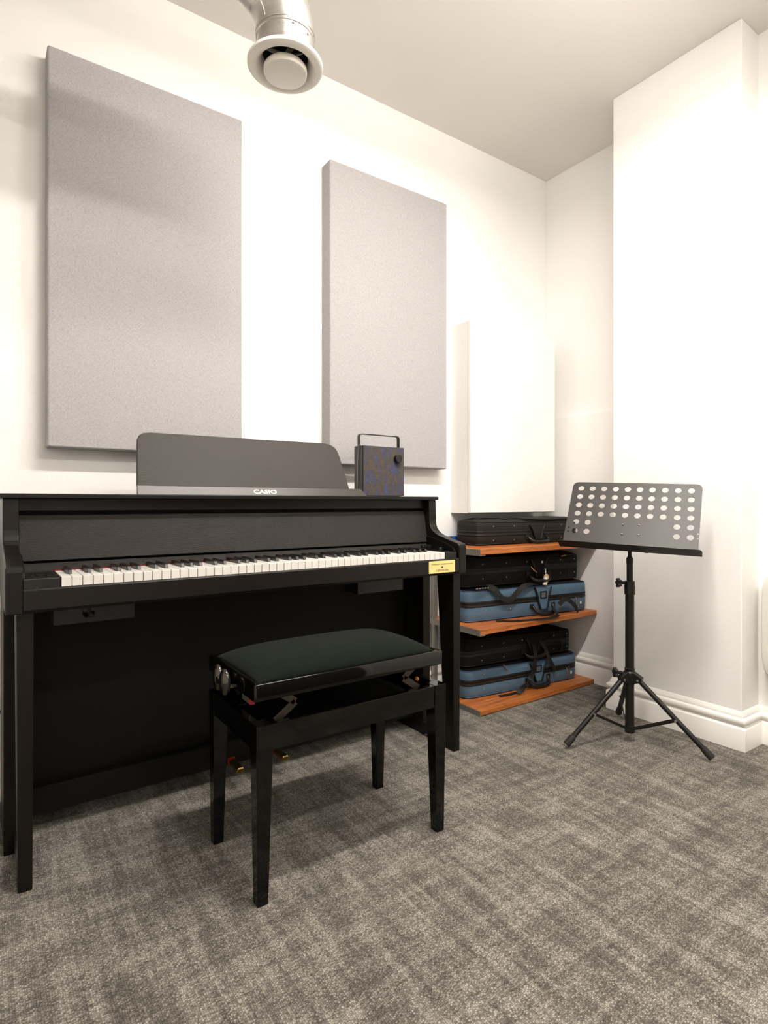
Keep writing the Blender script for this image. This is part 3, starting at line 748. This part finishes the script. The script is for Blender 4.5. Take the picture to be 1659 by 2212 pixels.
for fx, fy in feet:
    d = Vector((fx, fy, 0)).normalized(); s_ = Vector((-d.y, d.x, 0)); b0 = Vector(V(0, 0, 0))
    q = lambda r, w, z: b0 + d * r + s_ * w + Vector((0, 0, z))
    hexa(bm, [q(.014, -.013, .226), q(.044, -.012, .236), q(.044, .012, .236), q(.014, .013, .226)], [q(.014, -.014, .272), q(.048, -.013, .252), q(.048, .013, .252), q(.014, .014, .272)])
obj('hub', bm, 'standblk', ms, .0015)
for fx, fy in feet:
    d = Vector((fx, fy, 0)).normalized(); L_ = Vector((fx, fy, 0)).length; s_ = Vector((-d.y, d.x, 0))
    p0 = Vector(V(0, 0, 0)) + d * .030 + Vector((0, 0, .246)); p1 = Vector(V(fx, fy, .020))
    lg = T('leg', 'standblk', ms, [p0, p1], .0095, 20)
    dd = (p1 - p0).normalized()
    bm = new(); e0 = p1 - dd * .036; e1 = p1 + dd * .004
    tube(bm, [e0, e0 + dd * .002, e1 - dd * .004, e1], [.0105, .0122, .0132, .0120], 22); obj('rubber_foot', bm, 'rubber', lg, smooth=True)
    mid = p0.lerp(p1, .545)
    bm = new(); ribbon(bm, [mid + s_ * .011, Vector(V(0, 0, .052)) + d * .014 + s_ * .009], (0, 0, 1), .009, .002); ribbon(bm, [mid - s_ * .011, Vector(V(0, 0, .052)) + d * .014 - s_ * .009], (0, 0, 1), .009, .002)
    obj('brace', bm, 'standblk', ms)
    for q in (mid, p0 + dd * .004): T('bolt', 'steel', lg, [q - s_ * .0145, q + s_ * .0145], .0042, 12)
bm = new(); lathe(bm, [(.017, .036), (.0185, .037), (.0185, .062), (.017, .063)], (S.x, S.y), 24); obj('bottom_collar', bm, 'standblk', ms, smooth=True)
bm = new(); ball(bm, V(.006, -.019, .046), .004); obj('bolt', bm, 'steel', ms, smooth=True)
# desk
DO = Vector((1.8894, 1.4678, .7816)); DU = Vector((.3994, -.916, -.0371)).normalized(); DV = Vector((.488, .1782, .8545)); DV = (DV - DU * DV.dot(DU)).normalized(); DN = DU.cross(DV)   # DN towards the viewer
if DN.x > 0: DN = -DN
def dp(u, v, n=0): return DO + DU * u + DV * v + DN * n
outer = rounded([(-.0045, -.036, .003), (.4645, -.036, .003), (.4635, .2625, .024), (-.0045, .2625, .024)], 8)
holes = []
def circ(u, v, r, n=22): return [(u + r * math.cos(2 * PI * k / n), v + r * math.sin(2 * PI * k / n)) for k in range(n)]
rows = [.2330, .1938, .1545, .1160, .0765, .0363]
for j, v_ in enumerate(rows):
    for i in range(10):
        if j > 3 and 2 <= i <= 7: continue
        holes.append(circ(.0298 + .0008 * j + .0442 * i + (.001 * j if i > 7 else 0), v_, .0115))
for u, v_ in ((.0082, .0507), (.0080, .0319), (.4602, .0524), (.4600, .034)): holes.append(circ(u, v_, .0035, 12))
me = curve_mesh([outer] + holes, .0007)
for v_ in me.vertices: c = v_.co.copy(); v_.co = dp(c.x, c.y, c.z)
link('desk_plate', me, 'standplate', ms)
sh = rounded([(-.012, 0, .001), (.478, 0, .001), (.480, .052, .022), (-.012, .052, .008)], 7)
me = curve_mesh([sh], .0008)
for v_ in me.vertices: c = v_.co.copy(); v_.co = dp(c.x, -.036 + c.z, c.y)
link('desk_shelf', me, 'standblk', ms)
for u, v_ in ((.2062, .0743), (.2634, .0756), (.2076, .0331), (.2659, .0333)):
    bm = new(); ball(bm, dp(u, v_, .0005), .0045, (1, 1, 1), 12); obj('rivet', bm, 'steel', ms, smooth=True)
bm = new(); q = [dp(.195, .02, -.003), dp(.277, .02, -.003), dp(.277, .088, -.003), dp(.195, .088, -.003)]
hexa(bm, [tuple(x) for x in q], [tuple(x - DN * .006) for x in q])
tube(bm, [tuple(dp(.236, .035, -.008)), tuple(dp(.236, .01, -.03)), V(0, 0, .745)], .010, 14)
obj('desk_bracket', bm, 'standblk', ms)
star_knob(V(.024, -.046, .742), (.42, -.9, 0), .014)

# ------------------------------------------------------------------ wall heater at the right edge
ht = thing('wall_heater', 'white rounded electric wall heater at the right edge beside the chimney breast', 'heater', (2.44, .70, .24))
prf = []
def superol(y0, y1, z0, z1, p=5.5, n=72, bow=0.):
    out = []
    for k in range(n):
        t = 2 * PI * k / n; c, s_ = math.cos(t), math.sin(t)
        a = math.copysign(abs(c) ** (2 / p), c); b_ = math.copysign(abs(s_) ** (2 / p), s_)
        out.append(((y0 + y1) / 2 + a * (y1 - y0) / 2, (z0 + z1) / 2 + b_ * (z1 - z0) / 2))
    return out
bm = new(); rings = []
for ins, x in ((.0, XR), (.0, 2.425), (.004, 2.415), (.012, 2.409), (.04, 2.405)):
    pts = superol(.40 + ins, .985 - ins, .232 + ins, .689 - ins)
    rings.append([bm.verts.new((x, y, z)) for y, z in pts])
for j in range(len(rings) - 1):
    for i in range(72): bm.faces.new((rings[j][i], rings[j][(i + 1) % 72], rings[j + 1][(i + 1) % 72], rings[j + 1][i]))
bm.faces.new(rings[-1]); bm.faces.new(rings[0][::-1]); obj('casing', bm, 'heater', ht, smooth=True)
bm = new(); 
for k in range(9): box(bm, 2.428, 2.470, .46 + k * .05, .50 + k * .05, .6895, .691)
obj('outlet_grille', bm, 'plastic', ht)

# ------------------------------------------------------------------ light, world, camera
LAMP.inputs['Emission Strength'].default_value = 60.0
wd = bpy.data.worlds.new('World'); bpy.context.scene.world = wd; wd.use_nodes = True
wd.node_tree.nodes['Background'].inputs[0].default_value = (1, .95, .88, 1)
wd.node_tree.nodes['Background'].inputs[1].default_value = .05

cam = bpy.data.cameras.new('camera'); co = bpy.data.objects.new('camera', cam); COL.objects.link(co)
co.location = (0, 0, H); co.rotation_euler = (PI / 2, 0, -math.radians(34.889))
cam.sensor_fit = 'VERTICAL'; cam.sensor_height = 36.; cam.sensor_width = 36.; cam.lens = 36 * 1254.5 / 2212
cam.shift_y = -(1106 - 1086.5) / 2212; cam.clip_start = .02
sc = bpy.context.scene; sc.camera = co
sc.view_settings.view_transform = 'Standard'; sc.view_settings.look = 'None'
sc.view_settings.gamma = 1; sc.view_settings.use_curve_mapping = False
sc.view_settings.exposure = 1.52
